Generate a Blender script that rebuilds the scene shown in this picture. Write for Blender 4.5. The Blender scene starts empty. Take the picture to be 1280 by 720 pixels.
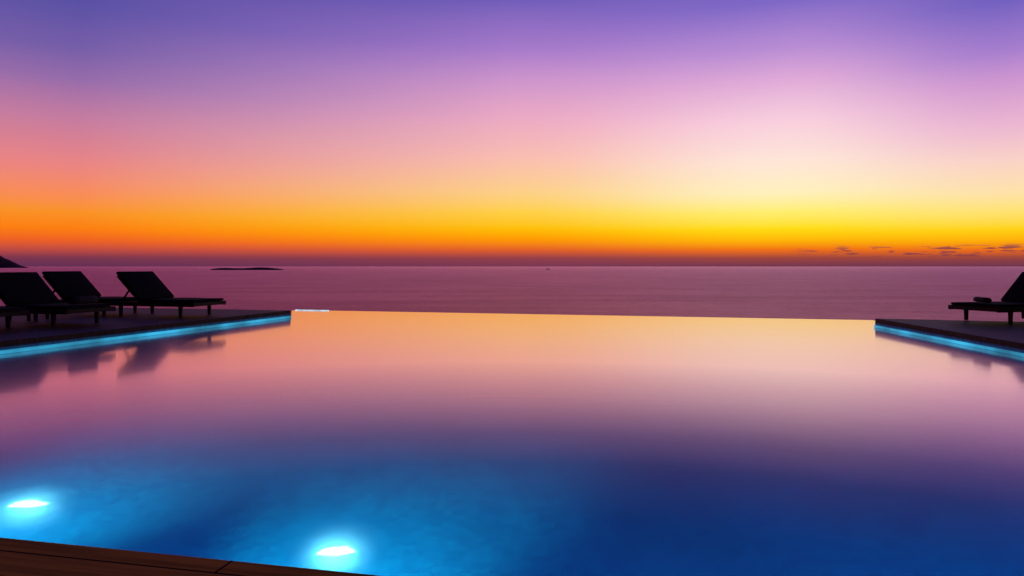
import bpy, bmesh, math, random
from mathutils import Vector, Matrix
random.seed(4)
scene=bpy.context.scene
scene.view_settings.view_transform='Standard'
scene.view_settings.look='None'
scene.view_settings.exposure=0
col=scene.collection
F=853.33

def lin(c):
    out=[]
    for v in c:
        v/=255.0
        out.append(v/12.92 if v<=0.04045 else ((v+0.055)/1.055)**2.4)
    return (*out,1)

# ---------------------------------------------------------------- world sky
w=bpy.data.worlds.new("World"); scene.world=w; w.use_nodes=True
nt=w.node_tree; N=nt.nodes; L=nt.links; N.clear()
def math_node(nt,op,a,b=None,c=None,clamp=False):
    n=nt.nodes.new('ShaderNodeMath'); n.operation=op; n.use_clamp=clamp
    for i,v in enumerate((a,b,c)):
        if v is None: continue
        if isinstance(v,(int,float)): n.inputs[i].default_value=v
        else: nt.links.new(v,n.inputs[i])
    return n.outputs[0]
def mixc(nt,f,a,b,blend='MIX'):
    n=nt.nodes.new('ShaderNodeMix'); n.data_type='RGBA'; n.blend_type=blend
    for i,v in ((0,f),(6,a),(7,b)):
        if isinstance(v,(int,float)): n.inputs[i].default_value=v
        elif isinstance(v,tuple): n.inputs[i].default_value=v
        else: nt.links.new(v,n.inputs[i])
    return n.outputs[2]
def smooth(nt,v,a,b,to0=0.0,to1=1.0,kind='SMOOTHSTEP'):
    n=nt.nodes.new('ShaderNodeMapRange'); n.interpolation_type=kind
    nt.links.new(v,n.inputs[0]); n.inputs[1].default_value=a; n.inputs[2].default_value=b
    n.inputs[3].default_value=to0; n.inputs[4].default_value=to1
    return n.outputs[0]
tc=N.new('ShaderNodeTexCoord'); sep=N.new('ShaderNodeSeparateXYZ'); L.new(tc.outputs['Generated'],sep.inputs[0])
X,Y,Z=sep.outputs
hyp=math_node(nt,'SQRT',math_node(nt,'ADD',math_node(nt,'MULTIPLY',X,X),math_node(nt,'MULTIPLY',Y,Y)))
t=math_node(nt,'DIVIDE',Z,math_node(nt,'MAXIMUM',hyp,0.001))
az=math_node(nt,'ARCTAN2',X,Y)
mp=N.new('ShaderNodeMapping'); mp.inputs['Scale'].default_value=(2,2,14); L.new(tc.outputs['Generated'],mp.inputs[0])
nz=N.new('ShaderNodeTexNoise'); nz.inputs['Scale'].default_value=1.3; nz.inputs['Detail'].default_value=3; L.new(mp.outputs[0],nz.inputs[0])
dt=math_node(nt,'MULTIPLY',math_node(nt,'SUBTRACT',nz.outputs[0],0.5),0.014)
t2=math_node(nt,'ADD',t,math_node(nt,'MULTIPLY',dt,smooth(nt,t,0.03,0.2)))
rows=[332,322,312,300,285,265,240,200,150,100,60,0]
cols={
 100:[(98,48,84),(122,54,78),(190,75,66),(240,98,34),(253,128,18),(250,146,40),(248,140,92),(232,132,134),(196,124,160),(150,108,170),(118,94,168),(88,80,164)],
 640:[(118,56,84),(150,64,72),(228,96,38),(255,150,5),(255,192,8),(255,208,70),(253,208,136),(250,190,176),(236,170,196),(204,148,204),(166,122,202),(114,94,186)],
 980:[(112,54,80),(160,70,60),(242,112,20),(255,182,8),(255,222,20),(255,238,110),(255,240,190),(255,230,216),(249,206,222),(224,170,216),(184,140,212),(126,104,198)],
 1270:[(108,54,80),(150,66,62),(236,108,24),(255,175,10),(255,212,22),(255,226,110),(254,226,170),(250,210,200),(234,180,210),(206,150,208),(166,126,206),(114,97,192)],
}
outs=[]; azs=[]
for px,cs in cols.items():
    a=math.atan((px-640)/F); azs.append(a)
    r=N.new('ShaderNodeValToRGB'); L.new(t2,r.inputs[0]); cr=r.color_ramp
    stops=[(0.0,cs[0])]
    for y,c in zip(rows[1:],cs[1:]):
        stops.append(((333-y)/F*math.cos(a),c))
    stops.append((0.60,(58,56,140))); stops.append((0.98,(26,30,92)))
    cr.elements[0].position=stops[0][0]; cr.elements[0].color=lin(stops[0][1])
    cr.elements[1].position=stops[-1][0]; cr.elements[1].color=lin(stops[-1][1])
    for p,c in stops[1:-1]:
        e=cr.elements.new(p); e.color=lin(c)
    outs.append(r.outputs[0])
c=outs[0]
for i in range(1,4):
    f=smooth(nt,az,azs[i-1],azs[i],kind='SMOOTHSTEP' if i!=1 else 'LINEAR')
    c=mixc(nt,f,c,outs[i])
mp2=N.new('ShaderNodeMapping'); mp2.inputs['Scale'].default_value=(22,22,190); L.new(tc.outputs['Generated'],mp2.inputs[0])
n2=N.new('ShaderNodeTexNoise'); n2.inputs['Scale'].default_value=1.6; n2.inputs['Detail'].default_value=5; L.new(mp2.outputs[0],n2.inputs[0])
cl=smooth(nt,n2.outputs[0],0.52,0.60)
cm=math_node(nt,'MULTIPLY',smooth(nt,az,math.radians(22),math.radians(25)),smooth(nt,az,math.radians(40),math.radians(36)))
cm=math_node(nt,'MULTIPLY',cm,math_node(nt,'MULTIPLY',smooth(nt,t,0.010,0.0145),smooth(nt,t,0.029,0.022)))
c=mixc(nt,math_node(nt,'MULTIPLY',math_node(nt,'MULTIPLY',cl,cm),0.85),c,lin((130,60,72)))
back=smooth(nt,math_node(nt,'ABSOLUTE',az),math.radians(48),math.radians(120),1.0,0.06)
c=mixc(nt,1.0,c,back,'MULTIPLY')
bg=N.new('ShaderNodeBackground'); L.new(c,bg.inputs[0]); bg.inputs[1].default_value=1.0
wo=N.new('ShaderNodeOutputWorld'); L.new(bg.outputs[0],wo.inputs[0])

# ---------------------------------------------------------------- materials
def mat(name,base=(0.1,0.1,0.1),rough=0.6,noise=None,spec=0.5,bump=None,metal=0):
    m=bpy.data.materials.new(name); m.use_nodes=True
    nt=m.node_tree; p=nt.nodes['Principled BSDF']
    p.inputs['Base Color'].default_value=(*base,1); p.inputs['Roughness'].default_value=rough
    p.inputs['Specular IOR Level'].default_value=spec; p.inputs['Metallic'].default_value=metal
    if noise:
        sc,amt=noise
        tcn=nt.nodes.new('ShaderNodeTexCoord'); nn=nt.nodes.new('ShaderNodeTexNoise')
        nn.inputs['Scale'].default_value=sc; nn.inputs['Detail'].default_value=6
        nt.links.new(tcn.outputs['Object'],nn.inputs[0])
        d=tuple(v*(1-amt) for v in base)+(1,); b=tuple(min(1,v*(1+amt)) for v in base)+(1,)
        f=smooth(nt,nn.outputs[0],0.3,0.7)
        nt.links.new(mixc(nt,f,d,b),p.inputs['Base Color'])
        if bump:
            bn=nt.nodes.new('ShaderNodeBump'); bn.inputs['Distance'].default_value=bump; bn.inputs['Strength'].default_value=0.6
            nt.links.new(nn.outputs[0],bn.inputs['Height']); nt.links.new(bn.outputs[0],p.inputs['Normal'])
    return m
def planks(name,c1,c2,rot,rough=0.45,width=0.14,spec=0.5):
    m=bpy.data.materials.new(name); m.use_nodes=True; nt=m.node_tree; p=nt.nodes['Principled BSDF']
    p.inputs['Specular IOR Level'].default_value=spec
    tcn=nt.nodes.new('ShaderNodeTexCoord'); mpn=nt.nodes.new('ShaderNodeMapping'); mpn.inputs['Rotation'].default_value=(0,0,rot)
    nt.links.new(tcn.outputs['Object'],mpn.inputs[0])
    br=nt.nodes.new('ShaderNodeTexBrick'); nt.links.new(mpn.outputs[0],br.inputs[0])
    br.inputs['Scale'].default_value=1; br.inputs['Brick Width'].default_value=2.4; br.inputs['Row Height'].default_value=width
    br.inputs['Mortar Size'].default_value=0.004; br.inputs['Color1'].default_value=(*c1,1); br.inputs['Color2'].default_value=(*c2,1); br.inputs['Mortar'].default_value=(0.004,0.003,0.002,1)
    mp3=nt.nodes.new('ShaderNodeMapping'); mp3.inputs['Scale'].default_value=(2,45,2); nt.links.new(mpn.outputs[0],mp3.inputs[0])
    nn=nt.nodes.new('ShaderNodeTexNoise'); nn.inputs['Scale'].default_value=1; nn.inputs['Detail'].default_value=6; nt.links.new(mp3.outputs[0],nn.inputs[0])
    g=smooth(nt,nn.outputs[0],0.25,0.75,0.6,1.3)
    nt.links.new(mixc(nt,1.0,br.outputs[0],g,'MULTIPLY'),p.inputs['Base Color'])
    p.inputs['Roughness'].default_value=rough
    h=math_node(nt,'SUBTRACT',math_node(nt,'MULTIPLY',nn.outputs[0],0.15),br.outputs[1])
    bn=nt.nodes.new('ShaderNodeBump'); bn.inputs['Distance'].default_value=0.004; nt.links.new(h,bn.inputs['Height']); nt.links.new(bn.outputs[0],p.inputs['Normal'])
    return m
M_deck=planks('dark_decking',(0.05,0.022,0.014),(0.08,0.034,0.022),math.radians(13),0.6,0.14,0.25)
M_near=planks('lamplit_decking',(0.66,0.25,0.03),(0.76,0.30,0.04),math.radians(12),0.8,0.14,0.04)  # warm lamplight from behind is put into the plank colours
M_stone=mat('terrace_stone',(0.22,0.19,0.16),0.85,(3,0.35),bump=0.02)
M_wood=mat('dark_teak',(0.03,0.015,0.010),0.6,(18,0.4),0.25)
M_fabric=mat('dark_fabric',(0.014,0.014,0.017),0.95,(60,0.3),0.1,bump=0.002)
M_towel=mat('towel_cloth',(0.05,0.045,0.05),0.95,(80,0.25),0.1,bump=0.003)
M_land=mat('dry_scrub_ground',(0.07,0.06,0.045),0.95,(0.3,0.5),bump=0.3)
M_rock=mat('haze_tinted_rock',(0.16,0.07,0.11),0.95,(0.01,0.3),0.1)  # distance haze mixed into the base colour
M_hull=mat('yacht_paint',(0.75,0.74,0.72),0.35,(2,0.05))
M_glassd=mat('yacht_window',(0.02,0.02,0.03),0.1,(3,0.2))
M_metal=mat('lamp_steel',(0.5,0.5,0.52),0.3,(30,0.1),metal=1)
M_housing=mat('lamp_blue_housing',(0.03,0.36,0.58),0.5,(30,0.1))

def mosaic(name,c1,c2):
    m=bpy.data.materials.new(name); m.use_nodes=True; nt=m.node_tree; p=nt.nodes['Principled BSDF']
    tcn=nt.nodes.new('ShaderNodeTexCoord')
    br=nt.nodes.new('ShaderNodeTexBrick'); br.offset=0; nt.links.new(tcn.outputs['Object'],br.inputs[0])
    br.inputs['Scale'].default_value=1; br.inputs['Brick Width'].default_value=0.05; br.inputs['Row Height'].default_value=0.05; br.inputs['Mortar Size'].default_value=0.003
    br.inputs['Color1'].default_value=(*c1,1); br.inputs['Color2'].default_value=(*c2,1); br.inputs['Mortar'].default_value=(0.03,0.28,0.5,1)
    nn=nt.nodes.new('ShaderNodeTexNoise'); nn.inputs['Scale'].default_value=0.8; nn.inputs['Detail'].default_value=3; nt.links.new(tcn.outputs['Object'],nn.inputs[0])
    g=smooth(nt,nn.outputs[0],0.3,0.7,0.92,1.08)
    nt.links.new(mixc(nt,1.0,br.outputs[0],g,'MULTIPLY'),p.inputs['Base Color']); p.inputs['Roughness'].default_value=0.6
    return m
M_tile=mosaic('blue_mosaic',(0.004,0.22,0.42),(0.02,0.42,0.62))

# pool water
M_pw=bpy.data.materials.new('pool_water'); M_pw.use_nodes=True; nt=M_pw.node_tree; nt.nodes.clear()
tcn=nt.nodes.new('ShaderNodeTexCoord')
n1=nt.nodes.new('ShaderNodeTexNoise'); n1.inputs['Scale'].default_value=2.2; n1.inputs['Detail'].default_value=2; nt.links.new(tcn.outputs['Object'],n1.inputs[0])
n2=nt.nodes.new('ShaderNodeTexNoise'); n2.inputs['Scale'].default_value=14; n2.inputs['Detail'].default_value=3; nt.links.new(tcn.outputs['Object'],n2.inputs[0])
hh=math_node(nt,'ADD',n1.outputs[0],math_node(nt,'MULTIPLY',n2.outputs[0],0.12))
b1=nt.nodes.new('ShaderNodeBump'); b1.inputs['Distance'].default_value=0.0008; b1.inputs['Strength'].default_value=1; nt.links.new(hh,b1.inputs['Height'])
b2=nt.nodes.new('ShaderNodeBump'); b2.inputs['Distance'].default_value=0.006; b2.inputs['Strength'].default_value=1; nt.links.new(hh,b2.inputs['Height'])
fr=nt.nodes.new('ShaderNodeFresnel'); fr.inputs[0].default_value=1.33
rp=nt.nodes.new('ShaderNodeValToRGB'); nt.links.new(fr.outputs[0],rp.inputs[0]); e=rp.color_ramp.elements
e[0].position=0.02; e[0].color=(0.015,)*3+(1,); e[1].position=0.62; e[1].color=(1,1,1,1)
for p_,v_ in ((0.13,0.018),(0.19,0.06),(0.24,0.19),(0.32,0.54),(0.43,0.94)):
    q=e.new(p_); q.color=(v_,v_,v_,1)
gl=nt.nodes.new('ShaderNodeBsdfGlossy'); gl.inputs['Roughness'].default_value=0.085; nt.links.new(b1.outputs[0],gl.inputs['Normal'])
gl.inputs['Color'].default_value=(1,0.82,0.85,1)
glb=nt.nodes.new('ShaderNodeBsdfGlossy'); glb.inputs['Roughness'].default_value=0.24; nt.links.new(b1.outputs[0],glb.inputs['Normal'])
glb.inputs['Color'].default_value=(1,0.74,0.74,1)
gm=nt.nodes.new('ShaderNodeMixShader'); gm.inputs[0].default_value=0.38; nt.links.new(gl.outputs[0],gm.inputs[1]); nt.links.new(glb.outputs[0],gm.inputs[2])
rf=nt.nodes.new('ShaderNodeBsdfRefraction'); rf.inputs['IOR'].default_value=1.33; rf.inputs['Roughness'].default_value=0.06; rf.inputs['Color'].default_value=(0.25,0.88,1,1); nt.links.new(b2.outputs[0],rf.inputs['Normal'])
rf2=nt.nodes.new('ShaderNodeBsdfRefraction'); rf2.inputs['IOR'].default_value=1.33; rf2.inputs['Roughness'].default_value=0.34; rf2.inputs['Color'].default_value=(0.25,0.88,1,1); nt.links.new(b2.outputs[0],rf2.inputs['Normal'])
rm=nt.nodes.new('ShaderNodeMixShader'); rm.inputs[0].default_value=0.6; nt.links.new(rf.outputs[0],rm.inputs[1]); nt.links.new(rf2.outputs[0],rm.inputs[2])
mx=nt.nodes.new('ShaderNodeMixShader'); nt.links.new(rp.outputs[0],mx.inputs[0]); nt.links.new(rm.outputs[0],mx.inputs[1]); nt.links.new(gm.outputs[0],mx.inputs[2])
mo=nt.nodes.new('ShaderNodeOutputMaterial'); nt.links.new(mx.outputs[0],mo.inputs[0])

# sea
M_sea=bpy.data.materials.new('sea_water'); M_sea.use_nodes=True; nt=M_sea.node_tree; nt.nodes.remove(nt.nodes['Principled BSDF'])
tcn=nt.nodes.new('ShaderNodeTexCoord'); mpn=nt.nodes.new('ShaderNodeMapping'); mpn.inputs['Scale'].default_value=(0.10,0.22,1); mpn.inputs['Rotation'].default_value=(0,0,0.2); nt.links.new(tcn.outputs['Object'],mpn.inputs[0])
n1=nt.nodes.new('ShaderNodeTexNoise'); n1.inputs['Scale'].default_value=1; n1.inputs['Detail'].default_value=8; n1.inputs['Roughness'].default_value=0.6; nt.links.new(mpn.outputs[0],n1.inputs[0])
mpl=nt.nodes.new('ShaderNodeMapping'); mpl.inputs['Scale'].default_value=(0.008,0.03,1); nt.links.new(tcn.outputs['Object'],mpl.inputs[0])
nl=nt.nodes.new('ShaderNodeTexNoise'); nl.inputs['Scale'].default_value=1; nl.inputs['Detail'].default_value=7; nl.inputs['Roughness'].default_value=0.65; nt.links.new(mpl.outputs[0],nl.inputs[0])
b1=nt.nodes.new('ShaderNodeBump'); nt.links.new(smooth(nt,nl.outputs[0],0.3,0.7,1.25,2.3),b1.inputs['Distance']); b1.inputs['Strength'].default_value=1; nt.links.new(n1.outputs[0],b1.inputs['Height'])
df=nt.nodes.new('ShaderNodeBsdfDiffuse'); df.inputs[0].default_value=(0.40,0.055,0.11,1)  # pink of the mirrored sky put into the water's own colour
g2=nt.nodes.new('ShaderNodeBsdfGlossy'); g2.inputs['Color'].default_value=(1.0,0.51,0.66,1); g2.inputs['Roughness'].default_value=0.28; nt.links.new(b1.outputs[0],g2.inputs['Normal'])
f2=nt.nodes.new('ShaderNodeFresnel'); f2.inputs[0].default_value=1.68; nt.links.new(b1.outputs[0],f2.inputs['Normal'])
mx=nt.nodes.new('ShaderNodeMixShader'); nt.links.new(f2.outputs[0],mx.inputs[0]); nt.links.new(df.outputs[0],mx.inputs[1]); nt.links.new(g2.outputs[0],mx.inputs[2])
nt.links.new(mx.outputs[0],nt.nodes['Material Output'].inputs[0])

def emis(name,colr,s,noise=None):
    m=bpy.data.materials.new(name); m.use_nodes=True; nt=m.node_tree; p=nt.nodes['Principled BSDF']
    p.inputs['Base Color'].default_value=(0.05,0.2,0.25,1)
    p.inputs['Emission Color'].default_value=(*colr,1); p.inputs['Emission Strength'].default_value=s
    if noise:
        tcn=nt.nodes.new('ShaderNodeTexCoord'); nn=nt.nodes.new('ShaderNodeTexNoise'); nn.inputs['Scale'].default_value=noise; nn.inputs['Detail'].default_value=3
        nt.links.new(tcn.outputs['Object'],nn.inputs[0])
        nt.links.new(smooth(nt,nn.outputs[0],0.3,0.7,s*0.3,s*1.7),p.inputs['Emission Strength'])
    return m
M_led=emis('cyan_led',(0.03,0.40,0.66),0.75,0.9)
M_ledw=emis('white_cyan_led',(0.5,0.85,1),1.0,3)
M_lens=emis('lamp_lens_glow',(0.75,0.95,1.0),14)
M_lens2=emis('added_lens_glow',(0.3,0.8,1.0),1.5)

# ---------------------------------------------------------------- helpers
def finish(name,bm,m,parent=None,loc=None,bevel=0,smoothf=False):
    bmesh.ops.recalc_face_normals(bm,faces=bm.faces)
    me=bpy.data.meshes.new(name); bm.to_mesh(me); bm.free()
    if smoothf:
        for f in me.polygons: f.use_smooth=True
    o=bpy.data.objects.new(name,me); col.objects.link(o); me.materials.append(m)
    if parent: o.parent=parent
    if loc: o.location=loc
    if bevel:
        b=o.modifiers.new('b','BEVEL'); b.width=bevel; b.segments=3; b.limit_method='ANGLE'
    return o
def box(bm,c,s,rot=None):
    mt=Matrix.Translation(Vector(c))
    if rot is not None: mt=mt@rot
    bmesh.ops.create_cube(bm,size=1,matrix=mt@Matrix.Diagonal((*s,1)))
def cyl(bm,c,r1,r2,d,rot=None,seg=24):
    mt=Matrix.Translation(Vector(c))
    if rot is not None: mt=mt@rot
    bmesh.ops.create_cone(bm,cap_ends=True,segments=seg,radius1=r1,radius2=r2,depth=d,matrix=mt)
def prism(name,pts,z0,z1,m,bevel=0):
    bm=bmesh.new(); lo=[bm.verts.new((x,y,z0)) for x,y in pts]; hi=[bm.verts.new((x,y,z1)) for x,y in pts]
    bm.faces.new(hi); bm.faces.new(lo)
    n=len(pts)
    for i in range(n): bm.faces.new((lo[i],lo[(i+1)%n],hi[(i+1)%n],hi[i]))
    return finish(name,bm,m,bevel=bevel)
def tag(o,label,cat,group=None):
    o["label"]=label; o["category"]=cat
    if group: o["group"]=group
def struct(o,label):
    o["kind"]="structure"; o["label"]=label
def empty(name,loc,rz=0):
    o=bpy.data.objects.new(name,None); o.location=loc; o.rotation_euler=(0,0,rz); o.empty_display_size=0.2; col.objects.link(o); return o

# ---------------------------------------------------------------- pool
NL=(-7.05,3.31); NR=(5.12,0.72); RC=(5.93,11.15); WR=(6.68,12.55); WL=(-5.0,15.5); LC=(-4.28,13.2)
D=-1.2
poly=[NL,NR,RC,WR,WL,LC]
bm=bmesh.new()
top=[bm.verts.new((x,y,-0.004 if i in(3,4) else 0.088)) for i,(x,y) in enumerate(poly)]
bot=[bm.verts.new((x,y,D)) for x,y in poly]
bm.faces.new(bot)
for i in range(6): bm.faces.new((bot[i],bot[(i+1)%6],top[(i+1)%6],top[i]))
o=finish('swimming_pool',bm,M_tile); struct(o,'infinity pool basin lined with blue mosaic tiles')
def lerp(a,b,f): return (a[0]+(b[0]-a[0])*f,a[1]+(b[1]-a[1])*f)
nrm=Vector((WL[1]-WR[1],WR[0]-WL[0])).normalized()
off=lambda p,d:(p[0]+nrm.x*d,p[1]+nrm.y*d)
o=prism('pool_weir',[off(WR,0.002),off(WL,0.002),off(WL,0.16),off(WR,0.16)],-3.4,-0.006,M_tile,0.004); struct(o,'tiled overflow wall at the far edge of the pool')
bm=bmesh.new()
wp=[NL,NR,RC,WR,off(WR,0.16),off(WL,0.16),WL,LC]
bm.faces.new([bm.verts.new((x,y,0)) for x,y in wp])
o=finish('pool_water',bm,M_pw); struct(o,'still pool water mirroring the sunset sky')
for f in o.data.polygons:
    if f.normal.z<0: o.data.flip_normals()

def deck(name,pts,m,label):
    o=prism(name,pts,0.07,0.15,m,0.008); struct(o,label); return o
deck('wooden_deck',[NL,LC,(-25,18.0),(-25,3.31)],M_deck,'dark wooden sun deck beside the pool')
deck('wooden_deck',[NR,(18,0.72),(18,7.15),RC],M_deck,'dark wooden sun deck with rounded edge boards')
deck('wooden_deck',[(NL[0],NL[1]-0.004),(-25,3.306),(-25,-8),(18,-8),(18,0.716),(NR[0],NR[1]-0.004)],M_near,'brown timber deck along the pool edge, warm lamplight in its colour')
for pts in ([(NL[0]-.12,NL[1]),(LC[0]-.12,LC[1]-.1),(-24.9,17.8),(-24.9,3.31)],[(NR[0]+.12,NR[1]),(17.9,0.72),(17.9,7.1),(RC[0]+.12,RC[1]-.1)],[(NL[0],NL[1]-.12),(-24.9,3.19),(-24.9,-7.9),(17.9,-7.9),(17.9,0.6),(NR[0],NR[1]-.12)]):
    o=prism('terrace_wall',pts,-3.4,0.068,M_stone); struct(o,'rough stone terrace base under the deck')

def strip(a,b,zc,h,m,label,inset=0.01):
    a=Vector(a);b=Vector(b); mid=(a+b)/2; d=b-a; ang=math.atan2(d.y,d.x)
    bm=bmesh.new(); box(bm,(0,0,0),(d.length,0.012,h))
    n=Vector((-d.y,d.x)).normalized()*inset
    o=finish('light_strip',bm,m,bevel=0.003); o.location=(mid.x+n.x,mid.y+n.y,zc); o.rotation_euler=(0,0,ang)
    tag(o,label,'light strip','cyan light strips around the pool'); return o
strip(lerp(NL,LC,0.02),LC,0.024,0.042,M_led,'long cyan light strip under the dark deck edge',-0.012)
strip(RC,lerp(RC,NR,0.98),0.022,0.038,M_led,'cyan light strip beneath the wooden deck edge',-0.012)
strip(lerp(WL,WR,0.005),lerp(WL,WR,0.075),0.010,0.016,M_ledw,'short bright white-cyan strip on the overflow edge',0.05)

ndir=Vector((NR[0]-NL[0],NR[1]-NL[1])).normalized(); nin=Vector((-ndir.y,ndir.x))
def pool_light(x,y):
    r=empty('pool_light',(x,y,D),math.atan2(ndir.y,ndir.x)+0.5); tag(r,'slim underwater lamp glowing cyan on the pool floor','pool light','underwater pool lamps')
    bm=bmesh.new(); box(bm,(0,0,0.006),(0.24,0.06,0.012)); finish('lamp_housing',bm,M_housing,r,bevel=0.004)
    bm=bmesh.new(); cyl(bm,(0,0,0.03),0.10,0.065,0.04,seg=32)
    for v in bm.verts: v.co.y*=0.28
    finish('lamp_lens',bm,M_lens,r,bevel=0.006)
pool_light(-0.903,3.503); pool_light(-2.75,3.88)
def added_wall_lamp(x,y,z,target,e,colr,ang):  # unseen spot lamps added under the near edge to brighten the pool
    r=empty('added_wall_light',(x,y,z)); tag(r,'unseen underwater lamp added to brighten the pool','pool light','unseen fill lamps under the water')
    d=(Vector(target)-Vector((x,y,z))).normalized(); q=d.to_track_quat('-Z','Y')
    n=Vector((nin.x,nin.y,0)).to_track_quat('Z','Y').to_matrix().to_4x4()
    bm=bmesh.new(); cyl(bm,(0,0,0),0.12,0.11,0.03,n); finish('added_lamp_rim',bm,M_metal,r,bevel=0.004)
    bm=bmesh.new(); cyl(bm,(nin.x*0.02,nin.y*0.02,0),0.09,0.08,0.02,n); finish('lamp_lens',bm,M_lens2,r)
    l=bpy.data.lights.new('fill_beam','SPOT'); l.energy=e; l.color=colr; l.spot_size=math.radians(ang); l.spot_blend=1.0; l.shadow_soft_size=0.06
    lo=bpy.data.objects.new('fill_beam',l); lo.location=(nin.x*0.1,nin.y*0.1,0); lo.rotation_mode='QUATERNION'; lo.rotation_quaternion=q; lo.parent=r; col.objects.link(lo)
for k in range(6):
    x=-5.2+k*1.9; y=NL[1]+(x-NL[0])*ndir.y/ndir.x
    added_wall_lamp(x+nin.x*0.02,y+nin.y*0.02,-0.45,(x+nin.x*3.2+0.25,y+nin.y*3.2,D+0.1),(40,46,46,62,74,74)[k],(0.02,0.38,1.0),150)
# two brighter unseen lamps, added to wash the floor around the floor lamps
for tx,ty in ((-0.85,3.55),(-2.7,3.95)):
    x=tx-nin.x*1.35; y=NL[1]+(x-NL[0])*ndir.y/ndir.x
    added_wall_lamp(x+nin.x*0.02,y+nin.y*0.02,-0.35,(tx+0.1,ty,D),190,(0.08,0.85,0.95),62)

# ---------------------------------------------------------------- loungers
def lounger(loc,rz,label,first=None):
    r=empty('sun_lounger',loc,rz); tag(r,label,'sun lounger','sun loungers on the pool deck')
    if first:
        for c_ in first.children:
            o=c_.copy(); o.parent=r; col.objects.link(o)
        return r
    W=0.84; H=0.21; hinge=-1.10; th=math.radians(44); BL=0.64
    bm=bmesh.new()
    for s in(-1,1):
        box(bm,(-0.875,s*(W/2-0.02),H),(1.75,0.035,0.07))
    for x in (-0.02,-1.73,hinge+0.03): box(bm,(x,0,H),(0.045,W-0.075,0.055))
    for i in range(12):
        box(bm,(-0.09-i*0.088,0,H+0.035),(0.065,W-0.08,0.014))
    finish('frame',bm,M_wood,r,bevel=0.005)
    for x in(-0.30,-1.5):
        for s in(-1,1):
            bm=bmesh.new(); box(bm,(0,0,-0.088),(0.06,0.04,0.178))
            for v in bm.verts:
                if v.co.z<-0.1: v.co.x*=0.7
            finish('leg',bm,M_wood,r,loc=(x,s*(W/2-0.062),H-0.032),bevel=0.004)
    R=Matrix.Rotation(th,4,'Y')
    def onback(u,v,z):
        p=Vector((-u,0,z)); p=R@p; return (hinge+p.x,v,H+0.03+p.z)
    bm=bmesh.new()
    for s in(-1,1): box(bm,onback(BL/2,s*(W/2-0.06),0.0),(BL,0.035,0.035),R)
    for i in range(8): box(bm,onback(0.04+i*0.078,0,0.024),(0.06,W-0.1,0.012),R)
    box(bm,onback(BL-0.01,0,0.0),(0.04,W-0.16,0.035),R)
    finish('backrest',bm,M_wood,r,bevel=0.004)
    a=Vector(onback(0.42,0,-0.02)); b=Vector((-1.66,0,H-0.01)); d=a-b
    for s in(-1,1):
        bm=bmesh.new(); box(bm,(0,0,0),(0.025,0.025,d.length))
        o=finish('back_support',bm,M_wood,r,loc=((a.x+b.x)/2,s*0.2,(a.z+b.z)/2),bevel=0.003); o.rotation_euler=(0,math.atan2(d.x,d.z),0)
    bm=bmesh.new(); box(bm,(-0.56,0,H+0.06),(1.06,W-0.06,0.035))
    bmesh.ops.subdivide_edges(bm,edges=bm.edges,cuts=3,use_grid_fill=True)
    for v in bm.verts: v.co.z+=random.uniform(-0.003,0.003)
    finish('seat_cushion',bm,M_fabric,r,bevel=0.014,smoothf=True)
    bm=bmesh.new(); box(bm,onback(BL/2+0.03,0,0.056),(BL+0.02,W-0.02,0.05),R)
    finish('back_cushion',bm,M_fabric,r,bevel=0.02,smoothf=True)
    return r
T=0.15; rz=math.radians(-14)
A=lounger((-5.17,11.7,T),rz,'dark teak lounger with raised backrest beside the pool')
B=lounger((-6.72,12.15,T),rz+0.03,'dark lounger with raised back beside another lounger',A)
C=lounger((-6.12,9.95,T),rz-0.03,'dark cushioned lounger with a folded towel at its foot',A)
Dl=lounger((6.98,10.35,T),math.radians(180+16),'dark lounger with a rolled towel facing the pool',A)
E=lounger((-6.75,9.0,T),rz,'dark lounger standing at the edge of the deck',A)

def towel(loc,rz,label,s_=1):
    bm=bmesh.new()
    turns=2.6; n=60; w2=0.2
    pts=[]
    for i in range(n+1):
        a=i/n*turns*2*math.pi; r=(0.018+0.034*i/n)*s_
        pts.append((r*math.cos(a),r*math.sin(a)))
    vs=[[bm.verts.new((x*1.2,y_,z+0.045*s_)) for x,z in pts] for y_ in(-w2,-w2*0.5,0,w2*0.5,w2)]
    for j in range(4):
        for i in range(n): bm.faces.new((vs[j][i],vs[j][i+1],vs[j+1][i+1],vs[j+1][i]))
    o=finish('rolled_towel',bm,M_towel,smoothf=True); o.location=loc; o.rotation_euler=(0,0,rz)
    s=o.modifiers.new('s','SOLIDIFY'); s.thickness=0.01
    tag(o,label,'towel','rolled towels on the loungers')
ct=T+0.21+0.08
def at(o,x):
    m=Matrix.Translation(o.location)@Matrix.Rotation(o.rotation_euler[2],4,'Z'); p=m@Vector((x,0,0)); return (p.x,p.y,ct+0.008)
towel(at(C,-0.16),rz,'dark rolled towel on the foot of a lounger',1.25)
towel(at(Dl,-0.2),rz,'dark rolled towel on the foot of a lounger',0.9)

r=empty('side_table',(-7.75,10.95,T),rz); tag(r,'low dark wooden side table between two loungers','table')
bm=bmesh.new()
for i in range(6): box(bm,(-0.21+i*0.084,0,0.38),(0.074,0.5,0.022))
for s in(-1,1): box(bm,(0,s*0.2,0.352),(0.46,0.035,0.034))
finish('table_top',bm,M_wood,r,bevel=0.003)
for sx in(-1,1):
    for sy in(-1,1):
        bm=bmesh.new(); box(bm,(0,0,0.167),(0.035,0.035,0.335)); finish('leg',bm,M_wood,r,loc=(sx*0.19,sy*0.16,0),bevel=0.003)

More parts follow.
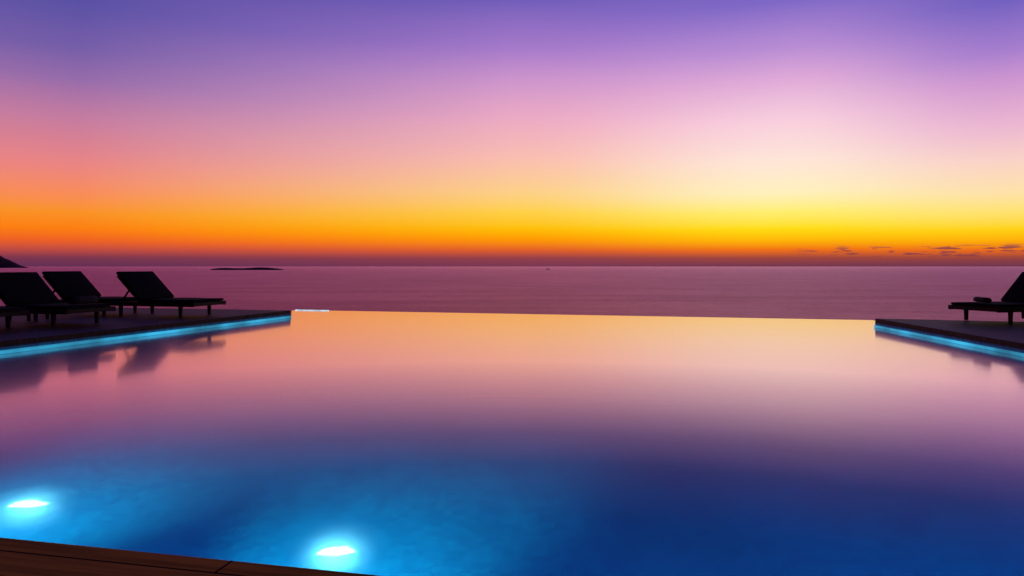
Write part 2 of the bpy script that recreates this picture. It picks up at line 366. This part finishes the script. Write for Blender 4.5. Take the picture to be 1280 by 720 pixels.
# ---------------------------------------------------------------- land and sea
bm=bmesh.new()
nx,ny=40,30
g=[[None]*(ny+1) for _ in range(nx+1)]
for i in range(nx+1):
    for j in range(ny+1):
        x=-120+240*i/nx; y=-90+140*j/ny
        z=-1.6-max(0,y-8)*0.33-max(0,abs(x)-35)*0.13 + random.uniform(-0.25,0.25)
        z=min(z,-1.3)
        g[i][j]=bm.verts.new((x,y,max(z,-15)))
for i in range(nx):
    for j in range(ny): bm.faces.new((g[i][j],g[i+1][j],g[i+1][j+1],g[i][j+1]))
for v in bm.verts:
    if -12<v.co.x<12 and -4<v.co.y<22: v.co.z=min(v.co.z,-3.0)
o=finish('hillside_terrain',bm,M_land,smoothf=True); struct(o,'dry slope dropping from the terrace to the sea')

SZ=-12.0
bm=bmesh.new(); S=60000
bm.faces.new([bm.verts.new(p) for p in((-S,-S,SZ),(S,-S,SZ),(S,S,SZ),(-S,S,SZ))])
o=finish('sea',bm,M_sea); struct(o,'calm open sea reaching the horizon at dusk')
for f in o.data.polygons:
    if f.normal.z<0: o.data.flip_normals()

def ridge(name,cx,cy,L_,Wd,prof,label,m,rzz=0):
    bm=bmesh.new(); n=60; k=8; rows_=[]
    for i in range(n+1):
        u=i/n; h=prof(u); row=[]
        for j in range(k+1):
            v=j/k; s=math.sin(math.pi*v)**0.8 if 0<v<1 else 0
            row.append(bm.verts.new(((u-0.5)*L_,(v-0.5)*Wd*(0.3+0.7*math.sin(math.pi*u)),SZ-1+(h+1)*s*(1+random.uniform(-0.06,0.06)))))
        rows_.append(row)
    for i in range(n):
        for j in range(k): bm.faces.new((rows_[i][j],rows_[i+1][j],rows_[i+1][j+1],rows_[i][j+1]))
    o=finish(name,bm,m,smoothf=True); o.location=(cx,cy,0); o.rotation_euler=(0,0,rzz); struct(o,label); return o
ridge('island',-970,2500,270,90,lambda u:11*(max(0,math.sin(math.pi*u))**0.45)*(0.8+0.2*math.sin(u*9+1)),'low dark island on the sea horizon',M_rock)
ridge('headland',-4870,6000,1150,500,lambda u:10+180*(max(0,math.sin(math.pi*u))**1.1)*(0.9+0.1*math.sin(u*17)),'hazy headland rising from the sea',M_rock)

r=empty('motor_yacht',(150,2850,SZ),math.radians(8)); tag(r,'tiny pale motor yacht far out on the calm sea','boat')
bm=bmesh.new(); n=14; sec=[]
for i in range(n+1):
    u=i/n; x=(u-0.5)*20; wd=2.8*(1-max(0,(u-0.55)/0.45)**2); sh=1.8+0.9*u*u
    sec.append([bm.verts.new(p) for p in((x,-wd,sh),(x,-wd*0.7,0.3),(x,0,-0.5),(x,wd*0.7,0.3),(x,wd,sh))])
for i in range(n):
    for j in range(4): bm.faces.new((sec[i][j],sec[i+1][j],sec[i+1][j+1],sec[i][j+1]))
    bm.faces.new((sec[i][0],sec[i][4],sec[i+1][4],sec[i+1][0]))
bm.faces.new(sec[0])
finish('hull',bm,M_hull,r)
bm=bmesh.new(); box(bm,(-2,0,2.8),(9,4.2,1.8))
finish('cabin',bm,M_hull,r,bevel=0.3)
bm=bmesh.new(); box(bm,(-2,0,3.0),(8,4.3,0.6)); finish('window',bm,M_glassd,r,bevel=0.1)

# ---------------------------------------------------------------- camera
cd=bpy.data.cameras.new('Camera'); cam=bpy.data.objects.new('Camera',cd); col.objects.link(cam)
cam.location=(0,0,1.0); cam.rotation_euler=(math.radians(90),0,0)
cd.lens=24; cd.sensor_width=36; cd.shift_y=-27/1280; cd.clip_end=150000; cd.clip_start=0.05
scene.camera=cam
